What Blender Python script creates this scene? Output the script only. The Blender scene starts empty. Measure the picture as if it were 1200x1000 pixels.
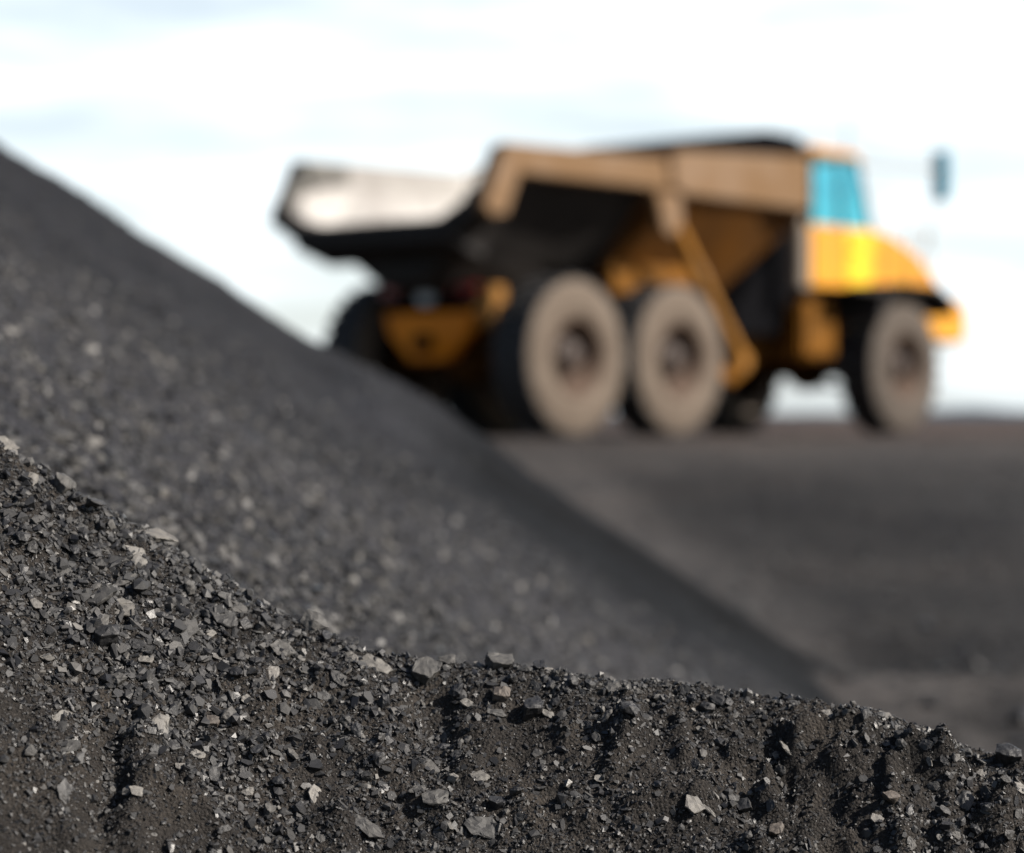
import bpy, bmesh, math, random
import numpy as np
from mathutils import Vector, Matrix, noise as mnoise

# ------------------------------------------------------------------ camera, sky, sun, exposure
random.seed(7); RNG = np.random.default_rng(7)
S = bpy.context.scene
COL = S.collection
F = 2833.0                      # focal length in photograph pixels (85 mm on 36 mm)
HOR = 487.0                     # row of the horizon
cam_d = bpy.data.cameras.new('camera'); cam = bpy.data.objects.new('camera', cam_d); COL.objects.link(cam)
cam_d.lens = 85; cam_d.sensor_width = 36; cam_d.clip_start = 0.05; cam_d.clip_end = 9000
cam.location = (0, 0, 0)
cam.rotation_euler = (math.radians(90) - math.atan(13 / F), 0, 0)
cam_d.dof.use_dof = True; cam_d.dof.focus_distance = 2.0; cam_d.dof.aperture_fstop = 3.95
S.camera = cam

SUN_AZ, SUN_EL = -17.0, 37.0    # azimuth from +X towards +Y
sun_dir = Vector((math.cos(math.radians(SUN_EL)) * math.cos(math.radians(SUN_AZ)),
                  math.cos(math.radians(SUN_EL)) * math.sin(math.radians(SUN_AZ)), math.sin(math.radians(SUN_EL))))
sd = bpy.data.lights.new('sun', 'SUN'); sd.energy = 5.0; sd.angle = math.radians(0.5); sd.color = (1.0, 0.93, 0.84)
so = bpy.data.objects.new('sun', sd); COL.objects.link(so)
so.rotation_euler = sun_dir.to_track_quat('Z', 'Y').to_euler()

W = bpy.data.worlds.new('World'); S.world = W; W.use_nodes = True
nt = W.node_tree; N = nt.nodes; L = nt.links
bg = N['Background']; bg.inputs['Strength'].default_value = 0.062
sky = N.new('ShaderNodeTexSky'); sky.sky_type = 'NISHITA'; sky.sun_disc = False
sky.sun_elevation = math.radians(SUN_EL); sky.sun_rotation = math.radians(90 - SUN_AZ)
sky.air_density = 1.0; sky.dust_density = 1.5; sky.ozone_density = 1.0
tc = N.new('ShaderNodeTexCoord')
mp = N.new('ShaderNodeMapping'); mp.inputs['Scale'].default_value = (1.6, 1.6, 9.0); mp.inputs['Location'].default_value = (0.35, 0.1, 0.2)
nz = N.new('ShaderNodeTexNoise'); nz.inputs['Scale'].default_value = 3.2; nz.inputs['Detail'].default_value = 7; nz.inputs['Roughness'].default_value = 0.55
cr = N.new('ShaderNodeValToRGB'); cr.color_ramp.elements[0].position = 0.36; cr.color_ramp.elements[1].position = 0.62
cr.color_ramp.elements[0].color = (0.44, 0.44, 0.44, 1); cr.color_ramp.elements[1].color = (1, 1, 1, 1)
mx = N.new('ShaderNodeMix'); mx.data_type = 'RGBA'
mx.inputs['B'].default_value = (10.6, 11.5, 11.9, 1)      # thin bright cloud, same units as the sky texture
L.new(tc.outputs['Generated'], mp.inputs['Vector']); L.new(mp.outputs['Vector'], nz.inputs['Vector'])
sx = N.new('ShaderNodeSeparateXYZ'); L.new(tc.outputs['Generated'], sx.inputs[0])
mr = N.new('ShaderNodeMapRange'); mr.inputs['From Min'].default_value = 0.20; mr.inputs['From Max'].default_value = 0.42
mr.inputs['To Min'].default_value = 1.0; mr.inputs['To Max'].default_value = 0.0; L.new(sx.outputs['Z'], mr.inputs['Value'])
ml = N.new('ShaderNodeMath'); ml.operation = 'MULTIPLY'
L.new(nz.outputs['Fac'], cr.inputs['Fac']); L.new(cr.outputs['Color'], ml.inputs[0]); L.new(mr.outputs['Result'], ml.inputs[1])
mr2 = N.new('ShaderNodeMapRange'); mr2.inputs['From Min'].default_value = -0.2; mr2.inputs['From Max'].default_value = 0.5
mr2.inputs['To Min'].default_value = 0.12; mr2.inputs['To Max'].default_value = 1.0; L.new(sx.outputs['Y'], mr2.inputs['Value'])
ml2 = N.new('ShaderNodeMath'); ml2.operation = 'MULTIPLY'; L.new(ml.outputs[0], ml2.inputs[0]); L.new(mr2.outputs['Result'], ml2.inputs[1]); L.new(ml2.outputs[0], mx.inputs['Factor'])
L.new(sky.outputs['Color'], mx.inputs['A']); L.new(mx.outputs['Result'], bg.inputs['Color'])

S.view_settings.view_transform = 'Standard'; S.view_settings.look = 'None'; S.view_settings.gamma = 1
S.view_settings.exposure = 1.0
S.render.engine = 'CYCLES'

# ------------------------------------------------------------------ helpers
def link(name, me, mats, parent=None):
    o = bpy.data.objects.new(name, me); COL.objects.link(o)
    for m in (mats if isinstance(mats, (list, tuple)) else [mats]): me.materials.append(m)
    if parent: o.parent = parent
    return o
def tag(o, label=None, cat=None, group=None, kind=None):
    if label: o['label'] = label
    if cat: o['category'] = cat
    if group: o['group'] = group
    if kind: o['kind'] = kind
    return o
def np_mesh(name, V, T, k):                       # V (n,3), T (m,k)
    me = bpy.data.meshes.new(name)
    V = np.ascontiguousarray(V, dtype=np.float32); T = np.ascontiguousarray(T, dtype=np.int32)
    me.vertices.add(len(V)); me.vertices.foreach_set('co', V.ravel())
    me.loops.add(T.size); me.loops.foreach_set('vertex_index', T.ravel())
    me.polygons.add(len(T)); me.polygons.foreach_set('loop_start', np.arange(0, T.size, k, dtype=np.int32))
    me.polygons.foreach_set('loop_total', np.full(len(T), k, dtype=np.int32))
    me.polygons.foreach_set('use_smooth', np.zeros(len(T), dtype=bool)); me.update(calc_edges=True); return me
def grid_mesh(name, xs, ys, hfun, smooth=True):
    X, Y = np.meshgrid(xs, ys); Z = hfun(X, Y)
    V = np.stack([X, Y, Z], -1).reshape(-1, 3)
    ny, nx = X.shape; i = (np.arange(ny - 1)[:, None] * nx + np.arange(nx - 1)[None, :]).ravel()
    me = np_mesh(name, V, np.stack([i, i + 1, i + nx + 1, i + nx], -1), 4)
    if smooth: me.polygons.foreach_set('use_smooth', np.ones(len(me.polygons), dtype=bool))
    return me

def _h(ix, iy, seed):
    n = (ix.astype(np.int64) * 374761393 + iy.astype(np.int64) * 668265263 + seed * 1442695041) & 0xffffffff
    n = ((n ^ (n >> 13)) * 1274126177) & 0xffffffff
    return ((n ^ (n >> 16)) & 0xffff) / 65535.0
def noise(x, y, seed=0):                          # gradient noise, about -0.7..0.7
    ix = np.floor(x); iy = np.floor(y); fx = x - ix; fy = y - iy
    ux = fx * fx * fx * (fx * (fx * 6 - 15) + 10); uy = fy * fy * fy * (fy * (fy * 6 - 15) + 10)
    def g(a, b):
        t = _h(ix + a, iy + b, seed) * 2 * np.pi
        return np.cos(t) * (fx - a) + np.sin(t) * (fy - b)
    return (g(0, 0) * (1 - ux) + g(1, 0) * ux) * (1 - uy) + (g(0, 1) * (1 - ux) + g(1, 1) * ux) * uy
def fbm(x, y, octv=4, seed=0, gain=0.5):
    s = 0; a = 1
    for k in range(octv):
        s = s + a * noise(x * 2 ** k + 17.3 * k, y * 2 ** k - 9.1 * k, seed + k); a *= gain
    return s
def sstep(a, b, x):
    t = np.clip((x - a) / (b - a), 0, 1); return t * t * (3 - 2 * t)

# ------------------------------------------------------------------ materials
def new_mat(name):
    m = bpy.data.materials.new(name); m.use_nodes = True
    return m, m.node_tree.nodes, m.node_tree.links, m.node_tree.nodes['Principled BSDF']
def ramp(N, stops):
    r = N.new('ShaderNodeValToRGB'); e = r.color_ramp.elements
    while len(e) < len(stops): e.new(0.5)
    for k, (p, c) in enumerate(stops): e[k].position = p; e[k].color = (*c, 1)
    return r
def tex_noise(N, L, scale, detail=6, rough=0.6, vec=None):
    n = N.new('ShaderNodeTexNoise'); n.inputs['Scale'].default_value = scale; n.inputs['Detail'].default_value = detail
    n.inputs['Roughness'].default_value = rough
    if vec is None:
        t = N.new('ShaderNodeTexCoord'); vec = t.outputs['Object']
    L.new(vec, n.inputs['Vector']); return n
def simple(name, col, rough=0.6, metal=0.0, dust=None, dust_amt=0.5, scale=3.0, bump=0.0, spec=0.5):
    m, N, L, b = new_mat(name)
    b.inputs['Metallic'].default_value = metal; b.inputs['Roughness'].default_value = rough
    b.inputs['Specular IOR Level'].default_value = spec
    n = tex_noise(N, L, scale, 7, 0.65)
    c2 = dust or tuple(c * 0.75 for c in col)
    lo = 0.62 - dust_amt * 0.5
    r = ramp(N, [(max(lo - 0.12, 0), col), (min(lo + 0.14, 1), c2)])
    L.new(n.outputs['Fac'], r.inputs['Fac']); L.new(r.outputs['Color'], b.inputs['Base Color'])
    if bump:
        bp = N.new('ShaderNodeBump'); bp.inputs['Strength'].default_value = bump; bp.inputs['Distance'].default_value = 0.01
        n2 = tex_noise(N, L, scale * 12, 5); L.new(n2.outputs['Fac'], bp.inputs['Height']); L.new(bp.outputs['Normal'], b.inputs['Normal'])
    return m

def coal_dust(name, ca, cb, cc, s_big, s_fine, bump_d, bump_s=0.8, attr=None, rough=0.75):
    m, N, L, b = new_mat(name)
    n1 = tex_noise(N, L, s_big, 6, 0.6); n2 = tex_noise(N, L, s_fine, 5, 0.7)
    r1 = ramp(N, [(0.35, ca), (0.5, cb), (0.68, cc)])
    L.new(n1.outputs['Fac'], r1.inputs['Fac'])
    r2 = ramp(N, [(0.3, (0.45, 0.45, 0.46)), (0.55, (1, 1, 1)), (0.72, (1.9, 1.85, 1.8))])
    L.new(n2.outputs['Fac'], r2.inputs['Fac'])
    mul = N.new('ShaderNodeMix'); mul.data_type = 'RGBA'; mul.blend_type = 'MULTIPLY'; mul.inputs['Factor'].default_value = 1
    L.new(r1.outputs['Color'], mul.inputs['A']); L.new(r2.outputs['Color'], mul.inputs['B'])
    out = mul.outputs['Result']
    if attr:
        a = N.new('ShaderNodeAttribute'); a.attribute_name = attr
        m2 = N.new('ShaderNodeMix'); m2.data_type = 'RGBA'; m2.blend_type = 'MULTIPLY'; m2.inputs['Factor'].default_value = 1
        L.new(out, m2.inputs['A']); L.new(a.outputs['Color'], m2.inputs['B']); out = m2.outputs['Result']
    L.new(out, b.inputs['Base Color'])
    b.inputs['Roughness'].default_value = rough; b.inputs['Specular IOR Level'].default_value = 0.10
    v = N.new('ShaderNodeTexVoronoi'); v.inputs['Scale'].default_value = s_fine * 0.8
    t = N.new('ShaderNodeTexCoord'); L.new(t.outputs['Object'], v.inputs['Vector'])
    mth = N.new('ShaderNodeMath'); mth.operation = 'SUBTRACT'
    L.new(n2.outputs['Fac'], mth.inputs[0]); L.new(v.outputs['Distance'], mth.inputs[1])
    bp = N.new('ShaderNodeBump'); bp.inputs['Strength'].default_value = bump_s; bp.inputs['Distance'].default_value = bump_d
    L.new(mth.outputs[0], bp.inputs['Height']); L.new(bp.outputs['Normal'], b.inputs['Normal'])
    return m
M_FORE = coal_dust('coal_dust_near', (0.019, 0.0172, 0.0160), (0.027, 0.0242, 0.0220), (0.038, 0.033, 0.0285), 14, 420, 0.005)
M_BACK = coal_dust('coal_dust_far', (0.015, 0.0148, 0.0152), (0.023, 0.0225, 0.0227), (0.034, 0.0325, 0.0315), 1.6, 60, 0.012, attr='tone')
M_GROUND = coal_dust('haul_ground', (0.023, 0.0212, 0.0207), (0.031, 0.0285, 0.027), (0.041, 0.036, 0.033), 0.45, 9, 0.03, attr='tone', rough=0.85)

def stone_mat(name, attr=True, stops=None, rough=(0.34, 0.75)):
    m, N, L, b = new_mat(name)
    if attr:
        a = N.new('ShaderNodeAttribute'); a.attribute_name = 'tone'; src = a.outputs['Fac']
    else:
        a = N.new('ShaderNodeObjectInfo'); src = a.outputs['Random']
    r = ramp(N, stops); L.new(src, r.inputs['Fac'])
    n = tex_noise(N, L, 160 if attr else 3.5, 5, 0.65)
    r2 = ramp(N, [(0.3, (0.62, 0.62, 0.64)), (0.7, (1.3, 1.28, 1.24))]); L.new(n.outputs['Fac'], r2.inputs['Fac'])
    mul = N.new('ShaderNodeMix'); mul.data_type = 'RGBA'; mul.blend_type = 'MULTIPLY'; mul.inputs['Factor'].default_value = 1
    L.new(r.outputs['Color'], mul.inputs['A']); L.new(r2.outputs['Color'], mul.inputs['B']); L.new(mul.outputs['Result'], b.inputs['Base Color'])
    if attr:                                       # a few chips are freshly broken and glossy
        k1 = N.new('ShaderNodeMath'); k1.operation = 'MULTIPLY'; k1.inputs[1].default_value = 37.0; L.new(src, k1.inputs[0])
        k2 = N.new('ShaderNodeMath'); k2.operation = 'FRACT'; L.new(k1.outputs[0], k2.inputs[0])
        kr = ramp(N, [(0.0, (.36,) * 3), (0.10, (.36,) * 3), (0.17, (rough[0] + .1,) * 3), (1.0, (rough[1],) * 3)]); L.new(k2.outputs[0], kr.inputs['Fac'])
    mr = N.new('ShaderNodeMapRange'); mr.inputs['To Min'].default_value = rough[0]; mr.inputs['To Max'].default_value = rough[1]
    L.new(n.outputs['Fac'], mr.inputs['Value']); L.new(kr.outputs['Color'] if attr else mr.outputs['Result'], b.inputs['Roughness'])
    b.inputs['Specular IOR Level'].default_value = 0.35
    bp = N.new('ShaderNodeBump'); bp.inputs['Strength'].default_value = 0.5; bp.inputs['Distance'].default_value = 0.0006
    n3 = tex_noise(N, L, 700 if attr else 14, 4, 0.6); L.new(n3.outputs['Fac'], bp.inputs['Height']); L.new(bp.outputs['Normal'], b.inputs['Normal'])
    return m
STOPS = [(0.0, (0.010, 0.010, 0.0115)), (0.45, (0.023, 0.023, 0.0235)), (0.74, (0.046, 0.0445, 0.043)), (0.9, (0.085, 0.081, 0.075)), (1.0, (0.15, 0.146, 0.138))]
M_CHIP = stone_mat('coal_chip', True, STOPS, (0.35, 0.75))
M_DARK = stone_mat('coal_lump_dark', False, [(0.0, (0.012, 0.0125, 0.0145)), (1.0, (0.032, 0.031, 0.030))])
M_MID = stone_mat('shale_mid', False, [(0.0, (0.030, 0.0295, 0.029)), (1.0, (0.058, 0.0555, 0.052))], (0.45, 0.8))
M_PALE = stone_mat('shale_pale', False, [(0.0, (0.072, 0.068, 0.062)), (1.0, (0.125, 0.118, 0.108))], (0.4, 0.75))
M_BROWN = stone_mat('shale_brown', False, [(0.0, (0.050, 0.042, 0.036)), (1.0, (0.078, 0.066, 0.056))], (0.5, 0.8))

# ------------------------------------------------------------------ terrain height functions
PXC = np.array([-700, -300, 0, 60, 150, 230, 300, 360, 440, 520, 630, 700, 800, 900, 1000, 1050, 1100, 1150, 1200, 1500, 2000], float)
PYC = np.array([90, 335, 520, 563, 614, 665, 706, 740, 768, 779, 786, 796, 806, 818, 832, 845, 868, 885, 897, 1020, 1250], float)
YC = 2.16 - 0.00006 * PXC
XCW = (PXC - 600) / F * YC; ZCW = (HOR - PYC) / F * YC
def crest_y(x): return np.interp(x, XCW, YC)
def crest_z(x):
    return sum(np.interp(x + d, XCW, ZCW) for d in (-0.012, -0.006, 0, 0.006, 0.012)) / 5
def hollow(x, y, px, dd, rx, ry, dep):            # a scooped hollow at photo column px, dd metres in front of the crest
    X0 = (px - 600) / F * 2.05; Y0 = crest_y(X0) - dd
    return -dep * np.exp(-(((x - X0) / rx) ** 2 + ((y - Y0) / ry) ** 2))
def h_fore(x, y):
    c = crest_y(x) + 0.025 * noise(x * 6, x * 0 + 3.3, 5); z = crest_z(x)
    d = y - c
    fr = np.sqrt(np.minimum(d, 0) ** 2 + 0.018 ** 2) - 0.018
    bk = np.sqrt(np.maximum(d, 0) ** 2 + 0.018 ** 2) - 0.018
    z = z - np.where(d < 0, fr * (0.84 - 0.10 * sstep(0.0, -0.5, x)), bk * 0.62)
    wob = x + 0.03 * noise(y * 5, x * 2, 3)
    near = sstep(0.004, -0.04, d)
    # run-off gullies down the face
    z = z + near * 0.011 * noise(wob * 7.0 + 1.5 * noise(y * 9, x * 5, 8), y * 2.6, 21) + near * 0.007 * noise(wob * 22, y * 11, 22)
    g = x - (-0.318 - 0.08 * (y - 1.85)) - 0.016 * noise(y * 19, x * 6, 77)
    z = z - near * 0.017 * np.exp(-(g / (0.014 + 0.006 * noise(y * 30, x * 0, 78))) ** 2) * sstep(2.02, 1.93, y) + near * 0.018 * np.exp(-((g - 0.032) / 0.02) ** 2) * sstep(2.02, 1.95, y)
    z = z + hollow(x, y, 505, 0.06, 0.022, 0.035, 0.020) + hollow(x, y, 610, 0.08, 0.016, 0.03, 0.016)
    z = z + hollow(x, y, 905, 0.07, 0.026, 0.05, 0.030) + hollow(x, y, 965, 0.11, 0.024, 0.05, 0.030) + hollow(x, y, 735, 0.19, 0.02, 0.03, 0.016)
    b1 = np.maximum(noise(x * 26, y * 30, 301) - 0.02, 0); b2 = np.maximum(noise(x * 58, y * 66, 302) - 0.02, 0)
    rough = 0.55 + 0.45 * sstep(-0.25, 0.25, noise(x * 5, y * 7, 303)) + 0.35 * sstep(0.06, 0.2, x)
    z = z + rough * ((0.030 + 0.038 * sstep(0.0, 0.15, x)) * b1 * sstep(0.0, -0.06, d) + 0.013 * b2 * (0.5 + 0.5 * near))
    z = z + 0.004 * fbm(x * 34, y * 34, 3, 31) + rough * 0.0045 * np.abs(fbm(x * 85, y * 85, 3, 41)) + 0.0020 * fbm(x * 210, y * 210, 2, 51)
    return z

YE = 8.7                                          # the far shoulder of the second heap
def h_back(x, y):
    yy = y + 0.25 * noise(x * 1.3, y * 0.5, 61)
    z = -0.545 - 0.63 * x + 0.046 * np.minimum(yy, YE)
    z = z + 0.03 * noise(x * 1.1 + 0.4 * y, y * 0.45, 62) * sstep(2.6, 4.5, y)
    z = z + 0.03 * noise(x * 3.0 + 0.3 * y, y * 0.9, 63)
    d = yy - YE
    z = z - 0.62 * np.maximum(np.sqrt(np.maximum(d + 0.9, 0) ** 2 + 0.35 ** 2) - 0.35, 0) * sstep(-0.9, 0.4, d) * 0.75
    # spur near the foot and the crease beside it
    q = z + 0.10
    z = z + 0.05 * np.exp(-((q - 0.12) / 0.16) ** 2) * np.exp(-((y - 8.1) / 0.9) ** 2)
    z = z + 0.045 * np.exp(-((x + 0.34 + 0.12 * (y - 6.6)) / 0.10) ** 2) * np.exp(-((y - 6.7) / 0.7) ** 2) - 0.03 * np.exp(-((x + 0.56 + 0.12 * (y - 6.6)) / 0.08) ** 2) * np.exp(-((y - 6.5) / 0.8) ** 2)
    # crease along the far foot
    z = z - 0.09 * np.exp(-((y - 7.55 - 0.35 * (x - 0.4)) / 0.22) ** 2) * sstep(-0.45, 0.1, x)
    z = z + 0.012 * fbm(x * 9, y * 9, 3, 64) + 0.004 * fbm(x * 40, y * 40, 2, 65)
    return z
def h_ground(x, y):
    z = np.interp(y, [-50, 6, 9, 12, 17, 22, 27, 40, 6000], [-0.85, -0.85, -0.83, -0.80, -0.61, -0.42, -0.262, -0.25, -0.25])
    n = sstep(60, 20, y)
    z = z + n * sstep(26, 20, y) * 0.03 * fbm(x * 0.5, y * 0.35, 3, 71) + n * 0.008 * fbm(x * 2, y * 2, 3, 72) * sstep(27, 22, y)
    # spoil lip right of the track and the hollow at its foot
    tr = 0.25 + (20 - y) * 0.085 + 0.75
    z = z + 0.07 * np.exp(-((x - tr - 1.4) / 0.8) ** 2) * sstep(24, 17, y) * sstep(8.5, 11, y)
    z = z - 0.07 * np.exp(-(((x - 1.25) / 0.35) ** 2 + ((y - 8.6) / 0.7) ** 2))
    return z + 0.06 * np.exp(-(((x - 1.45) / 0.7) ** 2 + ((y - 7.3) / 0.5) ** 2))

def set_tone(me, fn):
    n = len(me.vertices); co = np.empty(n * 3, np.float32); me.vertices.foreach_get('co', co); co = co.reshape(-1, 3)
    c = fn(co[:, 0].astype(float), co[:, 1].astype(float), co[:, 2].astype(float))
    a = me.color_attributes.new('tone', 'FLOAT_COLOR', 'POINT')
    out = np.ones((n, 4), np.float32); out[:, :3] = c; a.data.foreach_set('color', out.ravel())

# ground: one sheet to the horizon
ax = np.concatenate([-np.geomspace(6000, 10, 40), np.arange(-9.6, 9.61, 0.12), np.geomspace(10, 6000, 40)])
ay = np.concatenate([np.linspace(-200, 1, 12), np.arange(1.5, 42, 0.12), np.geomspace(43, 6500, 60)])
me = grid_mesh('ground', ax, ay, h_ground)
def ground_tone(x, y, z):                          # compacted pale track, darker spoil beside it, darkest in the hollow
    xr = np.minimum(0.70 + (20 - y) * 0.047, 1.2) + 0.15 * noise(x * 0.8, y * 0.35, 3)
    track = sstep(xr + 0.3, xr - 0.15, x); far = sstep(17, 25, y)
    t = 0.60 + 0.16 * fbm(x * 0.5, y * 0.3, 3, 9) + 0.22 * fbm(x * 3.2 + 0.12 * y, y * 0.16, 3, 19) * sstep(8, 12, y) + 0.80 * np.maximum(track, far)
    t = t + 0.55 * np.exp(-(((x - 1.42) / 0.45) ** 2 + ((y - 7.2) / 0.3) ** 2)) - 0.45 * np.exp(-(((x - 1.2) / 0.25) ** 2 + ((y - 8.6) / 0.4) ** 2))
    t = np.maximum(t, 0.15)
    brown = sstep(24, 30, y)
    return np.stack([t * (1 + 0.20 * brown), t * (1 - 0.04 * brown), t * (1 - 0.14 * brown)], -1)
set_tone(me, ground_tone)
tag(link('ground', me, M_GROUND), kind='structure')

# low hills on the horizon
xs = np.linspace(-900, 900, 240)
def hill_prof(x): return 1.2 + 1.8 * np.maximum(fbm(x / 60, x * 0 + 1, 4, 81) + 0.35, 0) + 2.0 * np.exp(-((x - 240) / 30) ** 2) + 1.2 * np.exp(-((x - 285) / 12) ** 2)
me = grid_mesh('hills', xs, np.linspace(1180, 1420, 24), lambda X, Y: -0.4 + hill_prof(X) * np.sin(np.clip((Y - 1180) / 240, 0, 1) * np.pi) ** 0.7)
tag(link('hills', me, simple('hazy_hills', (0.055, 0.085, 0.115), 0.95, scale=0.05, spec=0.0)), kind='structure')  # blue distance haze is put into the hill colour

# second heap, out of focus
me = grid_mesh('coal_heap', np.arange(-5.2, 2.6, 0.02), np.concatenate([np.arange(2.0, 5, 0.02), np.arange(5, 12.5, 0.03)]), h_back)
def fines_shade(x, y): return sstep(5.5, 6.2, y - 0.9 * np.maximum(x - 0.2, 0) + 0.25 * noise(x * 2, y, 5)) * sstep(-0.34, -0.05, x)
def back_tone(x, y, z):                            # fine dark dust with shade put into its tone on the far shoulder and in the crease, coarser stuff in front
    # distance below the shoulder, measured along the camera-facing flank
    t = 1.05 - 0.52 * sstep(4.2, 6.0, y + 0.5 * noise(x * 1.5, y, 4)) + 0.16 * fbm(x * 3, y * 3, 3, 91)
    t = t * (1 - 0.80 * fines_shade(x, y))
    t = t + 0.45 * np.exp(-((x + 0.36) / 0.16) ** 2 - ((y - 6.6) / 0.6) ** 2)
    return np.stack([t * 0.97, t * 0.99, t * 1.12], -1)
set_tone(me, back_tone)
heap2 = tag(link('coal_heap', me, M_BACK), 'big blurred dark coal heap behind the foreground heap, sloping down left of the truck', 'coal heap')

# foreground heap, in focus
me = grid_mesh('coal_heap', np.arange(-1.0, 1.0, 0.0022), np.concatenate([np.arange(1.30, 1.66, 0.004), np.arange(1.66, 2.24, 0.0022), np.arange(2.24, 2.9, 0.006)]), h_fore)
heap1 = tag(link('coal_heap', me, M_FORE), 'sharp close heap of coal dust and chips across the bottom of the photo', 'coal heap')

# ------------------------------------------------------------------ stones
def shard(seed, dims, k=5, rough=0.35):            # a broken flake: two irregular polygons, one above the other, hulled
    r = random.Random(seed); bm = bmesh.new(); ph = r.random() * 6.3
    tx, ty = r.uniform(-.5, .5), r.uniform(-.5, .5)
    for q in range(k):
        a = ph + 2 * math.pi * (q + r.uniform(-.28, .28)) / k; rad = r.uniform(.62, 1.0)
        x, y = math.cos(a) * rad, math.sin(a) * rad
        bm.verts.new((x * dims[0], y * dims[1], (0.7 + tx * x + ty * y) * dims[2]))
        if r.random() < 0.8:
            f = r.uniform(0.62, 1.12); bm.verts.new((x * f * dims[0] + r.uniform(-.1, .1), y * f * dims[1], -dims[2] * r.uniform(.6, 1.2)))
    if r.random() < 0.6: bm.verts.new((r.uniform(-.3, .3) * dims[0], r.uniform(-.3, .3) * dims[1], dims[2] * r.uniform(1.0, 1.5)))
    res = bmesh.ops.convex_hull(bm, input=bm.verts)
    for v in [g for g in res['geom_interior'] if isinstance(g, bmesh.types.BMVert)] + [v for v in bm.verts if not v.link_faces]:
        if v.is_valid: bm.verts.remove(v)
    return bm
def hull_np(seed, dims, n):
    bm = shard(seed, dims, n); bmesh.ops.triangulate(bm, faces=bm.faces); bm.verts.index_update()
    V = np.array([v.co[:] for v in bm.verts]); T = np.array([[v.index for v in f.verts] for f in bm.faces]); bm.free(); return V, T
CH_BIG = [hull_np(100 + k, [(1, .75, .16), (1, .55, .26), (1, .8, .42), (1, .4, .14), (1, .85, .6)][k % 5], 4 + k % 3) for k in range(40)]
CH_FINE = [hull_np(300 + k, [(1, .75, .2), (1, .6, .35), (1, .8, .5)][k % 3], 3 + k % 2) for k in range(30)]
def scatter(name, X, Y, Zf, size, tone, mat, tilt=0.5, sink=0.25, seed=1, CH=CH_BIG):
    r = np.random.default_rng(seed); n = len(X); Z = Zf(X, Y); e = 0.004
    nx = -(Zf(X + e, Y) - Zf(X - e, Y)) / (2 * e); ny = -(Zf(X, Y + e) - Zf(X, Y - e)) / (2 * e)
    nx = nx + r.normal(0, tilt, n); ny = ny + r.normal(0, tilt, n); nn = np.stack([nx, ny, np.ones(n)], -1)
    nn /= np.linalg.norm(nn, axis=1)[:, None]
    a = r.uniform(0, 2 * np.pi, n); t = np.stack([np.cos(a), np.sin(a), np.zeros(n)], -1)
    t -= nn * (t * nn).sum(1)[:, None]; t /= np.linalg.norm(t, axis=1)[:, None]; b = np.cross(nn, t)
    P = np.stack([X, Y, Z], -1) + nn * (size * sink)[:, None]
    Vs, Ts, To = [], [], []; off = 0; var = r.integers(0, len(CH), n)
    for k, (V, T) in enumerate(CH):
        i = np.where(var == k)[0]
        if not len(i): continue
        s = size[i][:, None, None] * V[None] * r.uniform(0.75, 1.3, (len(i), 1, 3))
        W_ = P[i][:, None] + s[..., 0:1] * t[i][:, None] + s[..., 1:2] * b[i][:, None] + s[..., 2:3] * nn[i][:, None]
        Vs.append(W_.reshape(-1, 3)); Ts.append((T[None] + (np.arange(len(i)) * len(V))[:, None, None] + off).reshape(-1, 3))
        To.append(np.repeat(tone[i], len(V))); off += len(i) * len(V)
    me = np_mesh(name, np.concatenate(Vs), np.concatenate(Ts), 3)
    at = me.attributes.new('tone', 'FLOAT', 'POINT'); at.data.foreach_set('value', np.concatenate(To).astype(np.float32))
    return link(name, me, mat)

def clump(x, y):                                   # where coarse chips gather on the near heap
    d = crest_y(x) - y
    c = 0.42 + 1.3 * noise(x * 9, y * 9, 201) + 0.6 * noise(x * 28, y * 28, 202)
    up = np.exp(-((x + 0.31) / 0.17) ** 2 - ((d - 0.10) / 0.13) ** 2)
    return np.clip(c + 1.0 * up + 0.6 * np.exp(-(d / 0.035) ** 2), 0.05, 1.6)
def pts(n, x0, x1, d0, d1, thr, seed):
    r = np.random.default_rng(seed); x = r.uniform(x0, x1, n); y = crest_y(x) - r.uniform(d0, d1, n)
    k = r.uniform(0, 1.3, n) < thr(x, y); return x[k], y[k], r
X, Y, r = pts(400000, -0.75, 0.75, -0.07, 0.62, lambda x, y: 0.42 + 0.5 * clump(x, y), 11)
sz = 0.0008 + 0.0010 * r.pareto(3.0, len(X)); sz = np.clip(sz, 0, 0.004)
o = scatter('coal_grit', X, Y, h_fore, sz, np.clip(r.beta(2.0, 3.0, len(X)), 0, 1), M_CHIP, 0.8, 0.2, 12, CH_FINE)
tag(o, 'fine grit of tiny coal chips covering the sharp foreground heap', 'grit', kind='stuff')
X, Y, r = pts(64000, -0.75, 0.75, -0.05, 0.6, lambda x, y: 0.12 + clump(x, y), 13)
sz = np.clip(0.0018 + 0.0018 * r.pareto(2.8, len(X)), 0, 0.0056) * (1 + 0.6 * np.exp(-((X + 0.30) / 0.17) ** 2 - ((crest_y(X) - Y - 0.10) / 0.12) ** 2))
o = scatter('coal_gravel', X, Y, h_fore, sz, np.clip(r.beta(1.6, 2.4, len(X)), 0, 1), M_CHIP, 0.75, 0.15, 14)
tag(o, 'loose small angular coal gravel lying over the sharp foreground heap', 'gravel', kind='stuff')
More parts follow.
